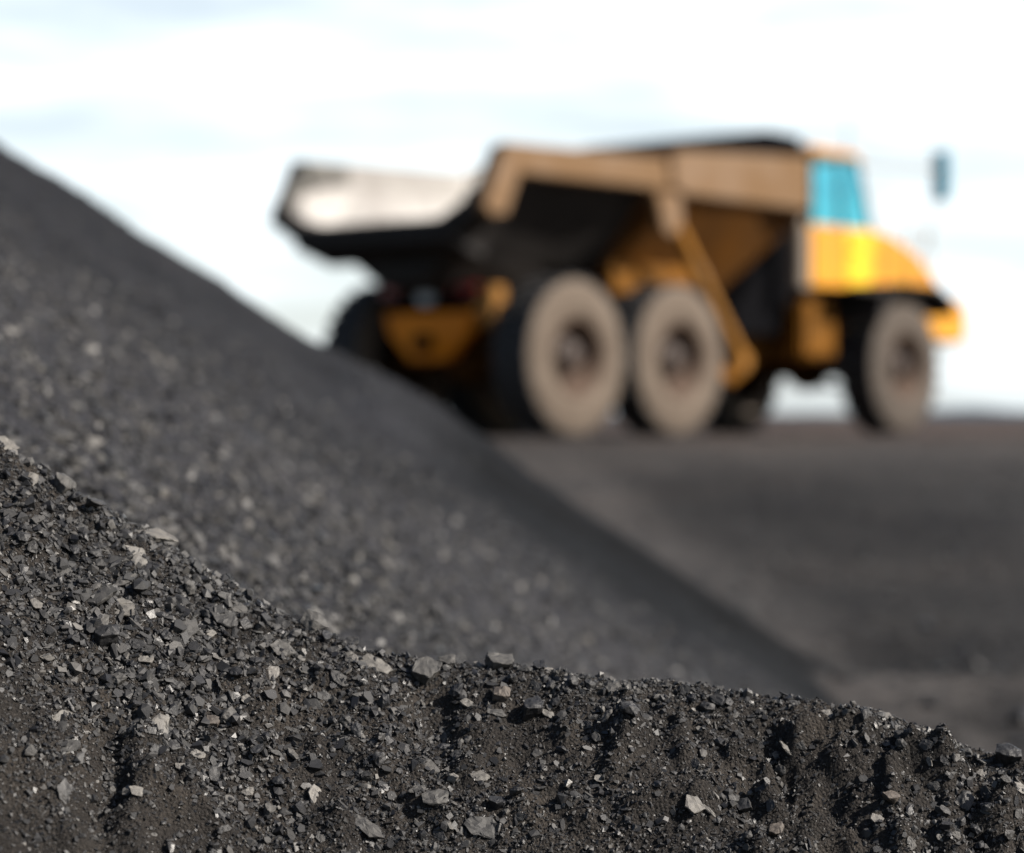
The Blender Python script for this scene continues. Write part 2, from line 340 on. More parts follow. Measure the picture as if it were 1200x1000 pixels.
# gravel of the blurred heap
r = np.random.default_rng(15); n = 120000
Y = 2.35 + 6.6 * r.uniform(0, 1, n) ** 1.25; X = r.uniform(-0.36, 0.26, n) * Y
k = (h_back(X, Y) > h_ground(X, Y)) & (r.uniform(0, 1, n) < np.clip(1.05 - 0.5 * sstep(5.0, 7.0, Y) + 0.9 * noise(X * 5, Y * 5, 7), 0.1, 1) * (1 - 0.97 * fines_shade(X, Y)) * (1 - 0.75 * sstep(4.6, 6.2, Y))); X = X[k]; Y = Y[k]
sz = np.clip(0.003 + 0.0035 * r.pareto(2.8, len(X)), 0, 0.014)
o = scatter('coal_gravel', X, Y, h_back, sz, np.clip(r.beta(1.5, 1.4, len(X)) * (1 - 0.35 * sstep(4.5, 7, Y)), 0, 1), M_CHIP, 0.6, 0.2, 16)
tag(o, 'out of focus coal gravel strewn over the heap behind the foreground', 'gravel', kind='stuff')
# clods on the ground between
r = np.random.default_rng(17); n = 16000; Y = r.uniform(5, 32, n); X = r.uniform(-0.05, 0.3, n) * Y
k = h_back(X, np.minimum(Y, 12)) < h_ground(X, Y); k = k | (Y > 11.5); X = X[k]; Y = Y[k]
o = scatter('coal_gravel', X, Y, h_ground, np.clip(0.006 + 0.006 * r.pareto(2.6, len(X)), 0, 0.04), np.clip(r.beta(1.4, 2.8, len(X)), 0, 1), M_CHIP, 0.4, 0.2, 18)
tag(o, 'blurred coal crumbs scattered on the haul ground before the truck', 'gravel', kind='stuff')

# individual stones on the near heap
def on_heap(px, py):                               # the place on the near heap's surface seen at this photo position
    t = np.arange(1.35, 2.6, 0.0008); x = (px - 600) / F * t; z = (HOR - py) / F * t
    hit = np.where(z < h_fore(x, t))[0]
    if not len(hit):
        X0 = (px - 600) / F * 2.12; y = float(crest_y(np.array(X0))); return Vector((X0, y, float(h_fore(np.array([X0]), np.array([y]))[0])))
    i = hit[0]; return Vector((float(x[i]), float(t[i]), float(h_fore(x[i:i + 1], t[i:i + 1])[0])))
def normal_at(p):
    a = np.array; e = 0.006
    f = lambda x, y: float(h_fore(a([x]), a([y]))[0])
    return Vector((-(f(p.x + e, p.y) - f(p.x - e, p.y)) / (2 * e), -(f(p.x, p.y + e) - f(p.x, p.y - e)) / (2 * e), 1)).normalized()
def basis(n, spin, tilt):
    n = (n + Vector(tilt)).normalized(); t = Vector((math.cos(spin), math.sin(spin), 0)); t = (t - n * t.dot(n)).normalized()
    return Matrix((t, n.cross(t), n)).transposed()
SHAPES = {}
def shape(kind, k):
    key = (kind, k)
    if key not in SHAPES:
        dims = {'slab': (1, .6, .12), 'flake': (1, .55, .15), 'block': (1, .8, .5), 'splinter': (1, .3, .13), 'plate': (1, .85, .12)}[kind]
        bm = shard(1000 + 37 * k + len(kind), dims, {'block': 6, 'slab': 6, 'plate': 5}.get(kind, 5))
        bmesh.ops.bevel(bm, geom=list(bm.edges), offset=0.03, segments=1, affect='EDGES', clamp_overlap=True)
        bmesh.ops.triangulate(bm, faces=bm.faces)
        for cut in range(2): bmesh.ops.subdivide_edges(bm, edges=[e for e in bm.edges if e.calc_length() > 0.16], cuts=1, use_grid_fill=True)
        bmesh.ops.triangulate(bm, faces=bm.faces)
        rs = random.Random(k); ox = rs.uniform(0, 50)
        for v in bm.verts:
            q = v.co * 3.2 + Vector((ox, ox, ox)); v.co += mnoise.noise_vector(q) * 0.07 * Vector((1, 1, 0.45 if kind != 'block' else 1)).length / 1.5 + mnoise.noise_vector(q * 3) * 0.022
            if kind != 'block': v.co.z = round(v.co.z / 0.05) * 0.05 * 0.5 + v.co.z * 0.5
        m = bpy.data.meshes.new('stone'); bm.to_mesh(m); bm.free(); SHAPES[key] = m
    return SHAPES[key]
def stone(px, py, size_px, kind, k, mat, name, label, cat, group=None, spin=0.0, tilt=(0, 0), sink=0.3):
    p = on_heap(px, py); n = normal_at(p)
    me = shape(kind, k)
    mkey = (kind, k, mat.name)
    if mkey not in SHAPES:
        m2 = me.copy(); m2.materials.append(mat); SHAPES[mkey] = m2
    o = bpy.data.objects.new(name, SHAPES[mkey]); COL.objects.link(o)
    s = size_px / F * p.y / 2 * (1.22 if group is None and kind == 'block' else 1.45 if group is None else 1.3)
    if group is None:                              # singled-out stones face the way they do in the photo
        n = Vector((0.15 + tilt[0], -0.55 + tilt[1], 0.8)).normalized(); t = Vector((math.cos(spin), 0.0, math.sin(spin)))
        t = (t - n * t.dot(n)).normalized(); B = Matrix((t, n.cross(t), n)).transposed().to_4x4()
    else: B = basis(n, spin, (tilt[0], tilt[1], 0)).to_4x4()
    dz = {'block': .5}.get(kind, .13)
    o.matrix_world = Matrix.Translation(p + B.col[2].to_3d() * s * dz * (1 - 2 * sink)) @ B @ Matrix.Diagonal((s, s, s, 1))
    return tag(o, label, cat, group)
# stones one can single out:  x, y, size, shape, variant, material, spin, tilt, label
SP = [
 (180, 629, 50, 'slab', 1, M_PALE, -0.25, (0.1, 0.3), 'long pale flat slab, the largest on the steep left crest', 'stone slab'),
 (160, 650, 26, 'slab', 2, M_PALE, -0.8, (0.4, -0.3), 'whitish flake, the upper of two just below the long pale crest slab', 'stone flake'),
 (164, 663, 28, 'flake', 3, M_PALE, -0.9, (0.5, -0.3), 'bright whitish flake, the lower of two below the long pale crest slab', 'stone flake'),
 (144, 684, 42, 'splinter', 4, M_MID, 0.9, (0, -0.3), 'narrow grey splinter pointing up right beneath the two whitish flakes', 'stone splinter'),
 (118, 697, 44, 'slab', 5, M_MID, 0.4, (-0.2, -0.2), 'dark olive grey oval slab left of the narrow splinter', 'stone slab'),
 (143, 715, 34, 'plate', 6, M_PALE, 0.3, (0.1, -0.3), 'pale speckled plate below the dark oval slab on the left slope', 'stone plate'),
 (119, 728, 24, 'plate', 7, M_MID, 1.1, (0.2, -0.5), 'round grey plate just left below the pale speckled plate', 'stone plate'),
 (73, 672, 22, 'plate', 8, M_MID, 1.4, (0.3, -0.6), 'upright squarish grey plate standing on the far left slope', 'stone plate'),
 (125, 748, 34, 'block', 9, M_DARK, 0.2, (0, 0), 'chunky dark coal lump under the round grey plate', 'coal lump'),
 (38, 562, 22, 'flake', 10, M_PALE, 1.5, (0.3, -0.5), 'pale upright flake near the left frame edge below the crest', 'stone flake'),
 (4, 524, 30, 'plate', 11, M_PALE, 0.1, (0.2, -0.4), 'pale plate at the very top of the foreground crest on the left frame edge', 'stone plate'),
 (218, 737, 28, 'plate', 12, M_MID, 0.6, (0.3, -0.4), 'square grey plate in the middle of the coarse left patch', 'stone plate'),
 (265, 727, 34, 'slab', 13, M_MID, -0.6, (0.2, -0.2), 'grey wedge slab slanting down right on the coarse left patch', 'stone slab'),
 (278, 715, 26, 'slab', 14, M_MID, -0.3, (0.2, -0.2), 'grey slab just above the slanting wedge near the crest', 'stone slab'),
 (285, 737, 20, 'block', 15, M_DARK, 0.9, (0.5, -0.3), 'blue-black glossy coal lump right of the slanting grey wedge', 'coal lump'),
 (361, 733, 36, 'block', 16, M_MID, -0.4, (0.1, -0.2), 'grey pointed block sitting on the crest at the end of the steep part', 'stone block'),
 (330, 762, 28, 'slab', 17, M_MID, -0.6, (0.3, -0.3), 'grey triangular slab a little below the pointed crest block', 'stone slab'),
 (318, 791, 22, 'plate', 18, M_PALE, 1.4, (0.2, -0.6), 'pale bluish upright plate below the grey triangular slab', 'stone plate'),
 (188, 852, 34, 'flake', 19, M_PALE, 1.2, (0.4, -0.6), 'largest whitish triangular flake, right of the dark gully on the left slope', 'stone flake'),
 (202, 831, 24, 'flake', 20, M_MID, 1.0, (-0.3, -0.5), 'grey leaning flake touching the top of the whitish triangular flake', 'stone flake'),
 (250, 848, 20, 'block', 21, M_BROWN, 0.4, (0, -0.2), 'brownish stone right of the whitish triangular flake', 'stone block'),
 (171, 773, 20, 'slab', 22, M_PALE, 0.1, (0.1, -0.1), 'small pale oval slab under the dark coal lump of the left slope', 'stone slab'),
 (56, 773, 16, 'slab', 23, M_PALE, 0.1, (0.1, -0.1), 'small pale oval chip alone on the far left dust', 'stone chip'),
 (399, 798, 28, 'slab', 24, M_MID, -0.8, (0.2, -0.2), 'slanting grey slab casting a black shadow left of centre', 'stone slab'),
 (408, 750, 24, 'block', 25, M_DARK, 0.1, (0, 0), 'black square lump on the crest where the steep slope levels out', 'coal lump'),
 (440, 782, 36, 'slab', 26, M_PALE, -0.6, (0.2, -0.2), 'long pale slab slanting under the crest left of the angular block', 'stone slab'),
 (497, 789, 42, 'block', 27, M_MID, 0.5, (0.3, -0.3), 'big angular block with a pale face hanging over a dark hollow', 'stone block'),
 (524, 775, 22, 'block', 28, M_MID, 0.3, (0, 0), 'small round-topped block on the crest right of the big angular block', 'stone block'),
 (562, 777, 20, 'splinter', 29, M_PALE, 2.2, (0.2, 0), 'thin splinter sticking up from the crest beside the twin-faced boulder', 'stone splinter'),
 (585, 779, 38, 'block', 30, M_MID, 0.1, (0, 0), 'twin-faced grey boulder, the widest stone on the level crest', 'stone block'),
 (631, 775, 22, 'block', 31, M_DARK, 1.4, (0, 0), 'dark rounded lump standing alone highest on the level crest', 'coal lump'),
 (586, 817, 26, 'block', 32, M_BROWN, 0.1, (0.1, -0.1), 'brownish squat block in the dust below the twin-faced boulder', 'stone block'),
 (549, 827, 20, 'slab', 33, M_PALE, -0.4, (0.1, -0.2), 'small pale oval slab left of the brownish squat block', 'stone slab'),
 (583, 838, 26, 'flake', 34, M_MID, -0.3, (0.2, -0.3), 'pale grey notched flake directly under the brownish squat block', 'stone flake'),
 (624, 833, 34, 'block', 35, M_DARK, 0.6, (0, -0.1), 'dark lump jutting over the deep shadow right of the squat block', 'coal lump'),
 (644, 839, 18, 'flake', 36, M_PALE, -0.7, (0.2, -0.4), 'pale flake beside the dark jutting lump', 'stone flake'),
 (645, 788, 24, 'flake', 37, M_PALE, -0.5, (0.2, -0.3), 'pale notched flake just under the dark rounded crest lump', 'stone flake'),
 (501, 900, 24, 'plate', 38, M_MID, -0.8, (0.1, -0.4), 'square pale grey plate on smooth dust low in the centre', 'stone plate'),
 (561, 911, 22, 'slab', 39, M_PALE, 0.1, (0.1, -0.1), 'pale flat chip right of the square grey plate', 'stone chip'),
 (428, 972, 38, 'slab', 40, M_MID, -0.7, (0.1, -0.2), 'large grey slab half buried near the bottom edge left of centre', 'stone slab'),
 (510, 938, 34, 'slab', 41, M_MID, 0.1, (0, -0.2), 'smooth dark grey half buried slab below the square plate', 'stone slab'),
 (568, 973, 40, 'slab', 42, M_MID, 0.0, (0.1, -0.2), 'large flat grey slab near the bottom edge in the middle', 'stone slab'),
 (582, 944, 24, 'block', 43, M_DARK, 0.4, (0, 0), 'dark pyramid lump above the large flat slab of the bottom edge', 'coal lump'),
 (705, 914, 18, 'flake', 44, M_PALE, 0.3, (0.2, -0.3), 'pale flake in bare dust right of the lower centre', 'stone flake'),
 (812, 943, 24, 'plate', 45, M_PALE, -0.5, (0.2, -0.5), 'brightest pale bluish plate on the lower right slope', 'stone plate'),
 (829, 950, 22, 'splinter', 46, M_PALE, -1.0, (0.3, -0.3), 'thin curved splinter touching the right of the bright pale plate', 'stone splinter'),
 (908, 975, 22, 'block', 47, M_BROWN, 0.2, (0.2, -0.4), 'tan upright block at the bottom edge of the right slope', 'stone block'),
 (922, 883, 26, 'splinter', 48, M_PALE, -1.1, (0.5, -0.3), 'white slanting splinter beside the dark hollow of the right slope', 'stone splinter'),
 (1034, 835, 22, 'flake', 49, M_PALE, -0.3, (0.2, -0.2), 'white glinting flake on the crest where it starts to fall right', 'stone flake'),
 (1090, 849, 26, 'slab', 50, M_PALE, -0.5, (0.1, -0.1), 'pale slab standing out on the falling right crest', 'stone slab'),
 (1180, 888, 36, 'block', 51, M_DARK, 0.4, (0, 0), 'large dark lump on the crest at the right frame edge', 'coal lump'),
 (1193, 925, 24, 'slab', 52, M_PALE, -0.4, (0.2, -0.3), 'pale slab below the large dark lump at the right frame edge', 'stone slab'),
 (1044, 937, 22, 'block', 53, M_BROWN, 0.1, (0.1, -0.2), 'tan pinkish stone in the middle of the right slope', 'stone block'),
 (1027, 960, 18, 'slab', 54, M_PALE, 0.1, (0.1, -0.2), 'beige flat chip under the tan pinkish stone', 'stone chip'),
 (1128, 944, 30, 'block', 55, M_DARK, 1.3, (0, -0.1), 'dark curved lump below the dark hollow at far right', 'coal lump'),
 (232, 886, 22, 'flake', 56, M_PALE, -0.2, (0.1, -0.3), 'bluish white flake left of the bottom centre, above bare dust', 'stone flake'),
 (368, 932, 24, 'flake', 57, M_PALE, 1.3, (0.5, -0.4), 'white folded flake with a black shadow on its left side', 'stone flake'),
 (290, 931, 18, 'flake', 58, M_PALE, 0.5, (0.2, -0.3), 'small white flake left of the folded white flake', 'stone flake'),
 (160, 929, 18, 'plate', 59, M_PALE, 0.2, (0.2, -0.4), 'small bluish white plate on the lumpy ridge right of the gully', 'stone plate'),
 (80, 876, 30, 'slab', 60, M_MID, 0.1, (0, -0.2), 'grey brown flat slab left of the dark gully', 'stone slab'),
]
for (px, py, s, kd, k, m, sp, tl, lab, cat) in SP:
    stone(px, py, s, kd, k, m, cat.replace(' ', '_'), lab, cat, None, sp, tl, 0.28)
# the rest of the 300 largest
CLS = {
 ('dark', 'left'): ('coal_lump', 'dark angular coal lump among the coarse chips of the steep left slope', 'coal lump', 'dark coal lumps on the left slope'),
 ('mid', 'left'): ('stone_chip', 'grey shale chip among the coarse chips of the steep left slope', 'stone chip', 'grey shale chips on the left slope'),
 ('pale', 'left'): ('stone_flake', 'small pale shale flake scattered on the steep left slope', 'stone flake', 'pale shale flakes on the left slope'),
 ('dark', 'crest'): ('coal_lump', 'dark coal lump sitting along the level crest of the foreground heap', 'coal lump', 'dark coal lumps on the level crest'),
 ('mid', 'crest'): ('stone_chip', 'grey shale chip sitting along the level crest of the foreground heap', 'stone chip', 'grey shale chips on the level crest'),
 ('pale', 'crest'): ('stone_flake', 'small pale flake sitting along the level crest of the foreground heap', 'stone flake', 'pale flakes on the level crest'),
 ('dark', 'right'): ('coal_lump', 'dark coal lump on the face below the level crest, centre to right', 'coal lump', 'dark coal lumps on the right face'),
 ('mid', 'right'): ('stone_chip', 'grey shale chip on the face below the level crest, centre to right', 'stone chip', 'grey shale chips on the right face'),
 ('pale', 'right'): ('stone_flake', 'small pale flake on the face below the level crest, centre to right', 'stone flake', 'pale flakes on the right face'),
}
rr = random.Random(99); used = [(a[0], a[1], a[2]) for a in SP]; cnt = 0
MM = {'dark': M_DARK, 'mid': M_MID, 'pale': M_PALE}
while cnt < 240:
    px = rr.uniform(-20, 1220); cy = float(np.interp(px, PXC, PYC)); q = rr.random()
    py = cy + (rr.uniform(-1, 14) if q < 0.26 else rr.uniform(8, 160) if q < 0.68 else rr.uniform(20, 990 - cy))
    if py > 1005: continue
    if px > 430 and rr.random() < 0.35: continue
    w = float(clump(np.array([(px - 600) / F * 2.05]), np.array([float(crest_y(np.array((px - 600) / F * 2.05))) - (py - cy) / F * 2.05 / 0.9]))[0])
    if rr.random() * 1.5 > w: continue
    s = 9 + 5.5 * rr.paretovariate(2.6) * (1.15 if px < 420 else 0.9); s = min(s, 32 if px < 420 else 24)
    if any((px - a) ** 2 + (py - b) ** 2 < (0.42 * (s + c)) ** 2 for a, b, c in used): continue
    used.append((px, py, s)); cnt += 1
    t = rr.choices(['dark', 'mid', 'pale'], [6, 4, 0.8])[0]
    reg = 'left' if px < 400 else 'crest' if py - cy < 16 else 'right'
    kd = rr.choice(['block', 'block', 'flake', 'slab', 'plate'] if t == 'dark' else ['flake', 'slab', 'plate', 'splinter', 'flake', 'block'])
    nm, lab, cat, grp = CLS[(t, reg)]
    stone(px, py, s, kd, rr.randrange(200, 212), MM[t], nm, lab, cat, grp, rr.uniform(-3.14, 3.14), (rr.gauss(0, .35), rr.gauss(-0.1, .35)), rr.uniform(0.15, 0.45))

# ------------------------------------------------------------------ dump truck
P_YEL = simple('amber_paint', (0.28, 0.112, 0.006), 0.6, spec=0.2, dust=(0.20, 0.095, 0.022), dust_amt=0.45, scale=1.6)
P_BODY = simple('dusty_amber_body', (0.11, 0.042, 0.004), 0.7, spec=0.12, dust=(0.075, 0.031, 0.006), dust_amt=0.5, scale=1.2)
P_DUST = simple('dusted_rail', (0.175, 0.120, 0.080), 0.85, spec=0.1, dust=(0.14, 0.085, 0.045), dust_amt=0.4, scale=1.4)
P_BRIGHT = simple('clean_yellow_paint', (0.54, 0.26, 0.003), 0.35, dust=(0.50, 0.21, 0.008), dust_amt=0.5, scale=1.3)
P_DOOR = simple('door_yellow_paint', (0.72, 0.44, 0.006), 0.35, dust=(0.6, 0.32, 0.01), dust_amt=0.3, scale=1.5)
P_STEEL = simple('worn_bed_steel', (0.40, 0.385, 0.36), 0.55, metal=0.0, dust=(0.22, 0.205, 0.19), dust_amt=0.4, scale=1.0)
P_BLACK = simple('black_metal', (0.0035, 0.0035, 0.0045), 0.8, scale=4, spec=0.03)
P_MIRROR = simple('glare_blue_mirror', (0.10, 0.50, 0.70), 0.3, scale=4)  # cyan glare of the bright sky put into the mirror's colour
P_DARKST = simple('dark_bed_steel', (0.010, 0.0095, 0.010), 0.7, spec=0.12, dust=(0.022, 0.02, 0.019), scale=2)
P_RUB = simple('tyre_rubber', (0.013, 0.013, 0.015), 0.8, dust=(0.016, 0.015, 0.015), dust_amt=0.2, scale=5)
P_SIDE = simple('dusty_tyre_wall', (0.125, 0.098, 0.074), 0.9, dust=(0.080, 0.059, 0.042), dust_amt=0.45, scale=3)
P_RIM = simple('dusty_rim', (0.088, 0.056, 0.035), 0.8, dust=(0.050, 0.026, 0.014), dust_amt=0.5, scale=4)
P_HUB = simple('greasy_hub', (0.012, 0.006, 0.004), 0.6, dust=(0.03, 0.016, 0.010), dust_amt=0.4, scale=9)
P_SHADED = simple('shaded_amber_paint', (0.17, 0.065, 0.003), 0.7, spec=0.12, dust=(0.10, 0.042, 0.005), dust_amt=0.4, scale=1.6)  # amber darkened to stand in for shade on chassis, hinge beams and tanks
P_SIDE2 = simple('shaded_tyre_wall', (0.075, 0.058, 0.046), 0.9, dust=(0.05, 0.039, 0.03), dust_amt=0.45, scale=3)  # darker copy of the tyre wall, standing in for shade on front wheels
P_SHELF = simple('scuffed_inner_rail', (0.13, 0.125, 0.115), 0.6, dust=(0.09, 0.085, 0.075), scale=2)
P_GREY = simple('grey_pipe', (0.13, 0.115, 0.10), 0.5, dust=(0.2, 0.16, 0.12), scale=5)
P_RED = simple('red_lamp', (0.30, 0.006, 0.006), 0.25, scale=5)
P_LENS = simple('clear_lens', (0.45, 0.50, 0.58), 0.15, scale=5)
P_ORANGE = simple('orange_frame', (0.72, 0.22, 0.002), 0.6, spec=0.2, dust=(0.55, 0.16, 0.002), dust_amt=0.3, scale=2)
m, N_, L_, b_ = new_mat('cab_glass'); N_.remove(b_)
tr = N_.new('ShaderNodeBsdfTransparent'); tr.inputs['Color'].default_value = (0.52, 0.89, 0.94, 1)
gl = N_.new('ShaderNodeBsdfGlossy'); gl.inputs['Roughness'].default_value = 0.03; gl.inputs['Color'].default_value = (0.8, 0.95, 1, 1)
ms = N_.new('ShaderNodeMixShader'); ms.inputs[0].default_value = 0.08
L_.new(tr.outputs[0], ms.inputs[1]); L_.new(gl.outputs[0], ms.inputs[2]); L_.new(ms.outputs[0], N_['Material Output'].inputs['Surface']); P_GLASS = m

def bm_link(name, bm, mats, parent, bev=0.0, smooth=False):
    bmesh.ops.recalc_face_normals(bm, faces=bm.faces)
    if bev: bmesh.ops.bevel(bm, geom=list(bm.edges), offset=bev, segments=2, affect='EDGES', clamp_overlap=True)
    me = bpy.data.meshes.new(name); bm.to_mesh(me); bm.free()
    if smooth:
        for p in me.polygons: p.use_smooth = True
    return link(name, me, mats, parent)
def add_prism(bm, poly, y0, y1, mi=0, y0b=None, y1b=None):          # polygon in (x,z), extruded along y
    a = [bm.verts.new((x, y0, z)) for x, z in poly]; b = [bm.verts.new((x, y1, z)) for x, z in poly]; n = len(poly)
    fs = [bm.faces.new(a), bm.faces.new(b[::-1])] + [bm.faces.new((a[i], b[i], b[(i + 1) % n], a[(i + 1) % n])) for i in range(n)]
    for f in fs: f.material_index = mi
def add_box(bm, x0, x1, y0, y1, z0, z1, mi=0): add_prism(bm, [(x0, z0), (x1, z0), (x1, z1), (x0, z1)], y0, y1, mi)
def add_rod(bm, p, q, r0, r1=None, seg=16, mi=0):
    p = Vector(p); q = Vector(q); r1 = r0 if r1 is None else r1; d = (q - p).normalized()
    u = d.orthogonal().normalized(); v = d.cross(u)
    A = [bm.verts.new(p + (u * math.cos(t) + v * math.sin(t)) * r0) for t in [2 * math.pi * k / seg for k in range(seg)]]
    B = [bm.verts.new(q + (u * math.cos(t) + v * math.sin(t)) * r1) for t in [2 * math.pi * k / seg for k in range(seg)]]
    fs = [bm.faces.new(A[::-1]), bm.faces.new(B)] + [bm.faces.new((A[k], A[(k + 1) % seg], B[(k + 1) % seg], B[k])) for k in range(seg)]
    for f in fs: f.material_index = mi
def add_lathe(bm, prof, seg=64, mis=None):                           # prof (radius, y) about the y axis
    rings = [[bm.verts.new((r * math.cos(2 * math.pi * k / seg), y, r * math.sin(2 * math.pi * k / seg))) for k in range(seg)] for r, y in prof]
    for i in range(len(rings) - 1):
        for k in range(seg):
            f = bm.faces.new((rings[i][k], rings[i][(k + 1) % seg], rings[i + 1][(k + 1) % seg], rings[i + 1][k]))
            if mis: f.material_index = mis[i]

HX, HY = 0.64, 0.768
GZ = -0.255
P0 = Vector((0.79, 27.9, 0)); LV = Vector((-HY, HX, 0))
truck = bpy.data.objects.new('dump_truck', None); COL.objects.link(truck)
c0 = P0 + LV * 1.65
truck.location = (c0.x, c0.y, GZ); truck.rotation_euler = (0, 0, math.atan2(HY, HX))
tag(truck, 'large dusty amber six-wheeled articulated dump truck standing on the black haul ground', 'dump truck')
R = 0.935
def make_wheel(x, y_out, side):                                      # side -1: right (outer face towards -y)
    bm = bmesh.new()                                                 # rim
    w = 0.62
    add_lathe(bm, [(0.46, w * .96), (0.43, w * .9), (0.42, 0.5), (0.42, 0.12), (0.47, 0.045), (0.46, 0.02), (0.43, 0.03), (0.385, 0.14), (0.34, 0.24), (0.25, 0.27), (0.16, 0.25)], 48)
    rim = bm_link('wheel', bm, P_RIM, truck, smooth=True)
    bm = bmesh.new()
    add_lathe(bm, [(0.46, 0.05), (0.52, 0.015), (0.62, 0.0), (0.74, 0.012), (0.84, 0.035), (0.895, 0.06), (0.905, 0.09), (0.905, w - .09), (0.895, w - .06), (0.84, w - .035), (0.70, w - .005), (0.52, w - .015), (0.46, w - .05)],
              72, [1, 1, 1, 1, 1, 0, 0, 0, 1, 1, 1, 1])
    for k in range(26):                                              # tread lugs
        a = 2 * math.pi * k / 26
        for (ya, yb, off) in ((0.05, w * .47, 0), (w * .53, w - .05, 0.12)):
            vs = []
            for rad in (0.885, R):
                for (t, yy) in ((a + off - .065, ya), (a + off + .055, ya), (a + off + .12, yb), (a + off + .0, yb)):
                    vs.append(bm.verts.new((rad * math.cos(t), yy, rad * math.sin(t))))
            for q in ((4, 5, 6, 7), (0, 1, 5, 4), (1, 2, 6, 5), (2, 3, 7, 6), (3, 0, 4, 7)): bm.faces.new([vs[i] for i in q])
    bm_link('tyre', bm, [P_RUB, P_SIDE2 if x > 5 else P_SIDE], rim)
    bm = bmesh.new()
    add_lathe(bm, [(0.24, 0.265), (0.22, 0.18), (0.17, 0.16), (0.15, 0.08), (0.08, 0.06), (0.001, 0.06)], 32)
    for k in range(12):
        a = 2 * math.pi * k / 12; add_rod(bm, (0.205 * math.cos(a), 0.18, 0.205 * math.sin(a)), (0.205 * math.cos(a), 0.145, 0.205 * math.sin(a)), 0.014, seg=6)
    bm_link('hub', bm, P_HUB, rim)
    rim.location = (x, y_out, R)
    if side > 0: rim.rotation_euler = (0, 0, math.pi)
    return rim
UF = 7.36
for x in (0, 2.03, UF):
    make_wheel(x, -1.65, -1); make_wheel(x, 1.65, 1)
for x in (0, 2.03, UF):
    bm = bmesh.new(); add_rod(bm, (x, -1.15, R), (x, 1.15, R), 0.15)
    bmesh.ops.create_uvsphere(bm, u_segments=20, v_segments=12, radius=0.33, matrix=Matrix.Translation((x, 0, R)))
    bm_link('axle', bm, P_BODY, truck)

# tipping body: lofted open tub; stations (x, top z, rail z, shoulder half width, floor half width, floor z)
ST = [(-1.76, 2.60, 2.58, 1.50, 1.20, 2.40), (-1.60, 2.90, 2.68, 1.56, 1.20, 2.34), (-1.38, 3.27, 2.94, 1.58, 1.10, 2.18), (-0.6, 3.29, 2.95, 1.46, 0.70, 2.14),
      (0.6, 3.32, 2.95, 1.44, 0.62, 2.10), (1.55, 3.34, 2.96, 1.46, 0.66, 2.04), (1.9, 3.46, 2.97, 1.60, 0.70, 1.90), (3.0, 3.52, 2.96, 1.62, 0.66, 1.76), (3.75, 3.56, 2.95, 1.62, 0.66, 1.68), (4.92, 3.62, 2.95, 1.62, 1.25, 2.75)]
bm = bmesh.new(); prev = None
for (x, zt, zr, ws, wf, zf) in ST:
    t = 0.07
    sec = [(-ws, zt), (-ws, zr), (-wf, zf - .05), (wf, zf - .05), (ws, zr), (ws, zt), (ws - t, zt), (ws - t, zr + .02), (wf - .03, zf + .05), (-wf + .03, zf + .05), (-ws + t, zr + .02), (-ws + t, zt)]
    ring = [bm.verts.new((x, y, z)) for y, z in sec]
    if prev:
        for i in range(12):
            a, b, c, d = prev[i], prev[(i + 1) % 12], ring[(i + 1) % 12], ring[i]
            for q in (((a, b, c), (a, c, d)) if i < 6 else ((a, b, d), (b, c, d))):
                bm.faces.new(q).material_index = 1 if 6 <= i <= 10 else (2 if x < 1.6 else 0)  # rear outer panels: dark steel that also carries the recess's shade
    else:
        for q in ((0, 1, 10, 11), (1, 2, 9, 10), (2, 3, 8, 9), (3, 4, 7, 8), (4, 5, 6, 7)): bm.faces.new([ring[i] for i in q]).material_index = 2
    prev = ring
bm.faces.new([prev[i] for i in (0, 1, 2, 3, 4, 5)])                  # headboard
body = bm_link('dump_body', bm, [P_BODY, P_STEEL, P_DARKST], truck)
bm = bmesh.new(); cs = [(-.92, 2.07), (-.34, 1.64), (.34, 1.64), (.92, 2.07)]
A = [bm.verts.new((-1.30, y, z + (0.10 if abs(y) > .9 else 0.14))) for y, z in cs]; B = [bm.verts.new((1.45, y * .6, z)) for y, z in cs]; C_ = [bm.verts.new((-0.75, y * .8, z)) for y, z in cs]
bm.faces.new(A); bm.faces.new(B[::-1])
for P_, Q_ in ((A, C_), (C_, B)):
    for i in range(4): bm.faces.new((P_[i], Q_[i], Q_[(i + 1) % 4], P_[(i + 1) % 4]))
bm_link('floor_beam', bm, P_DARKST, body)
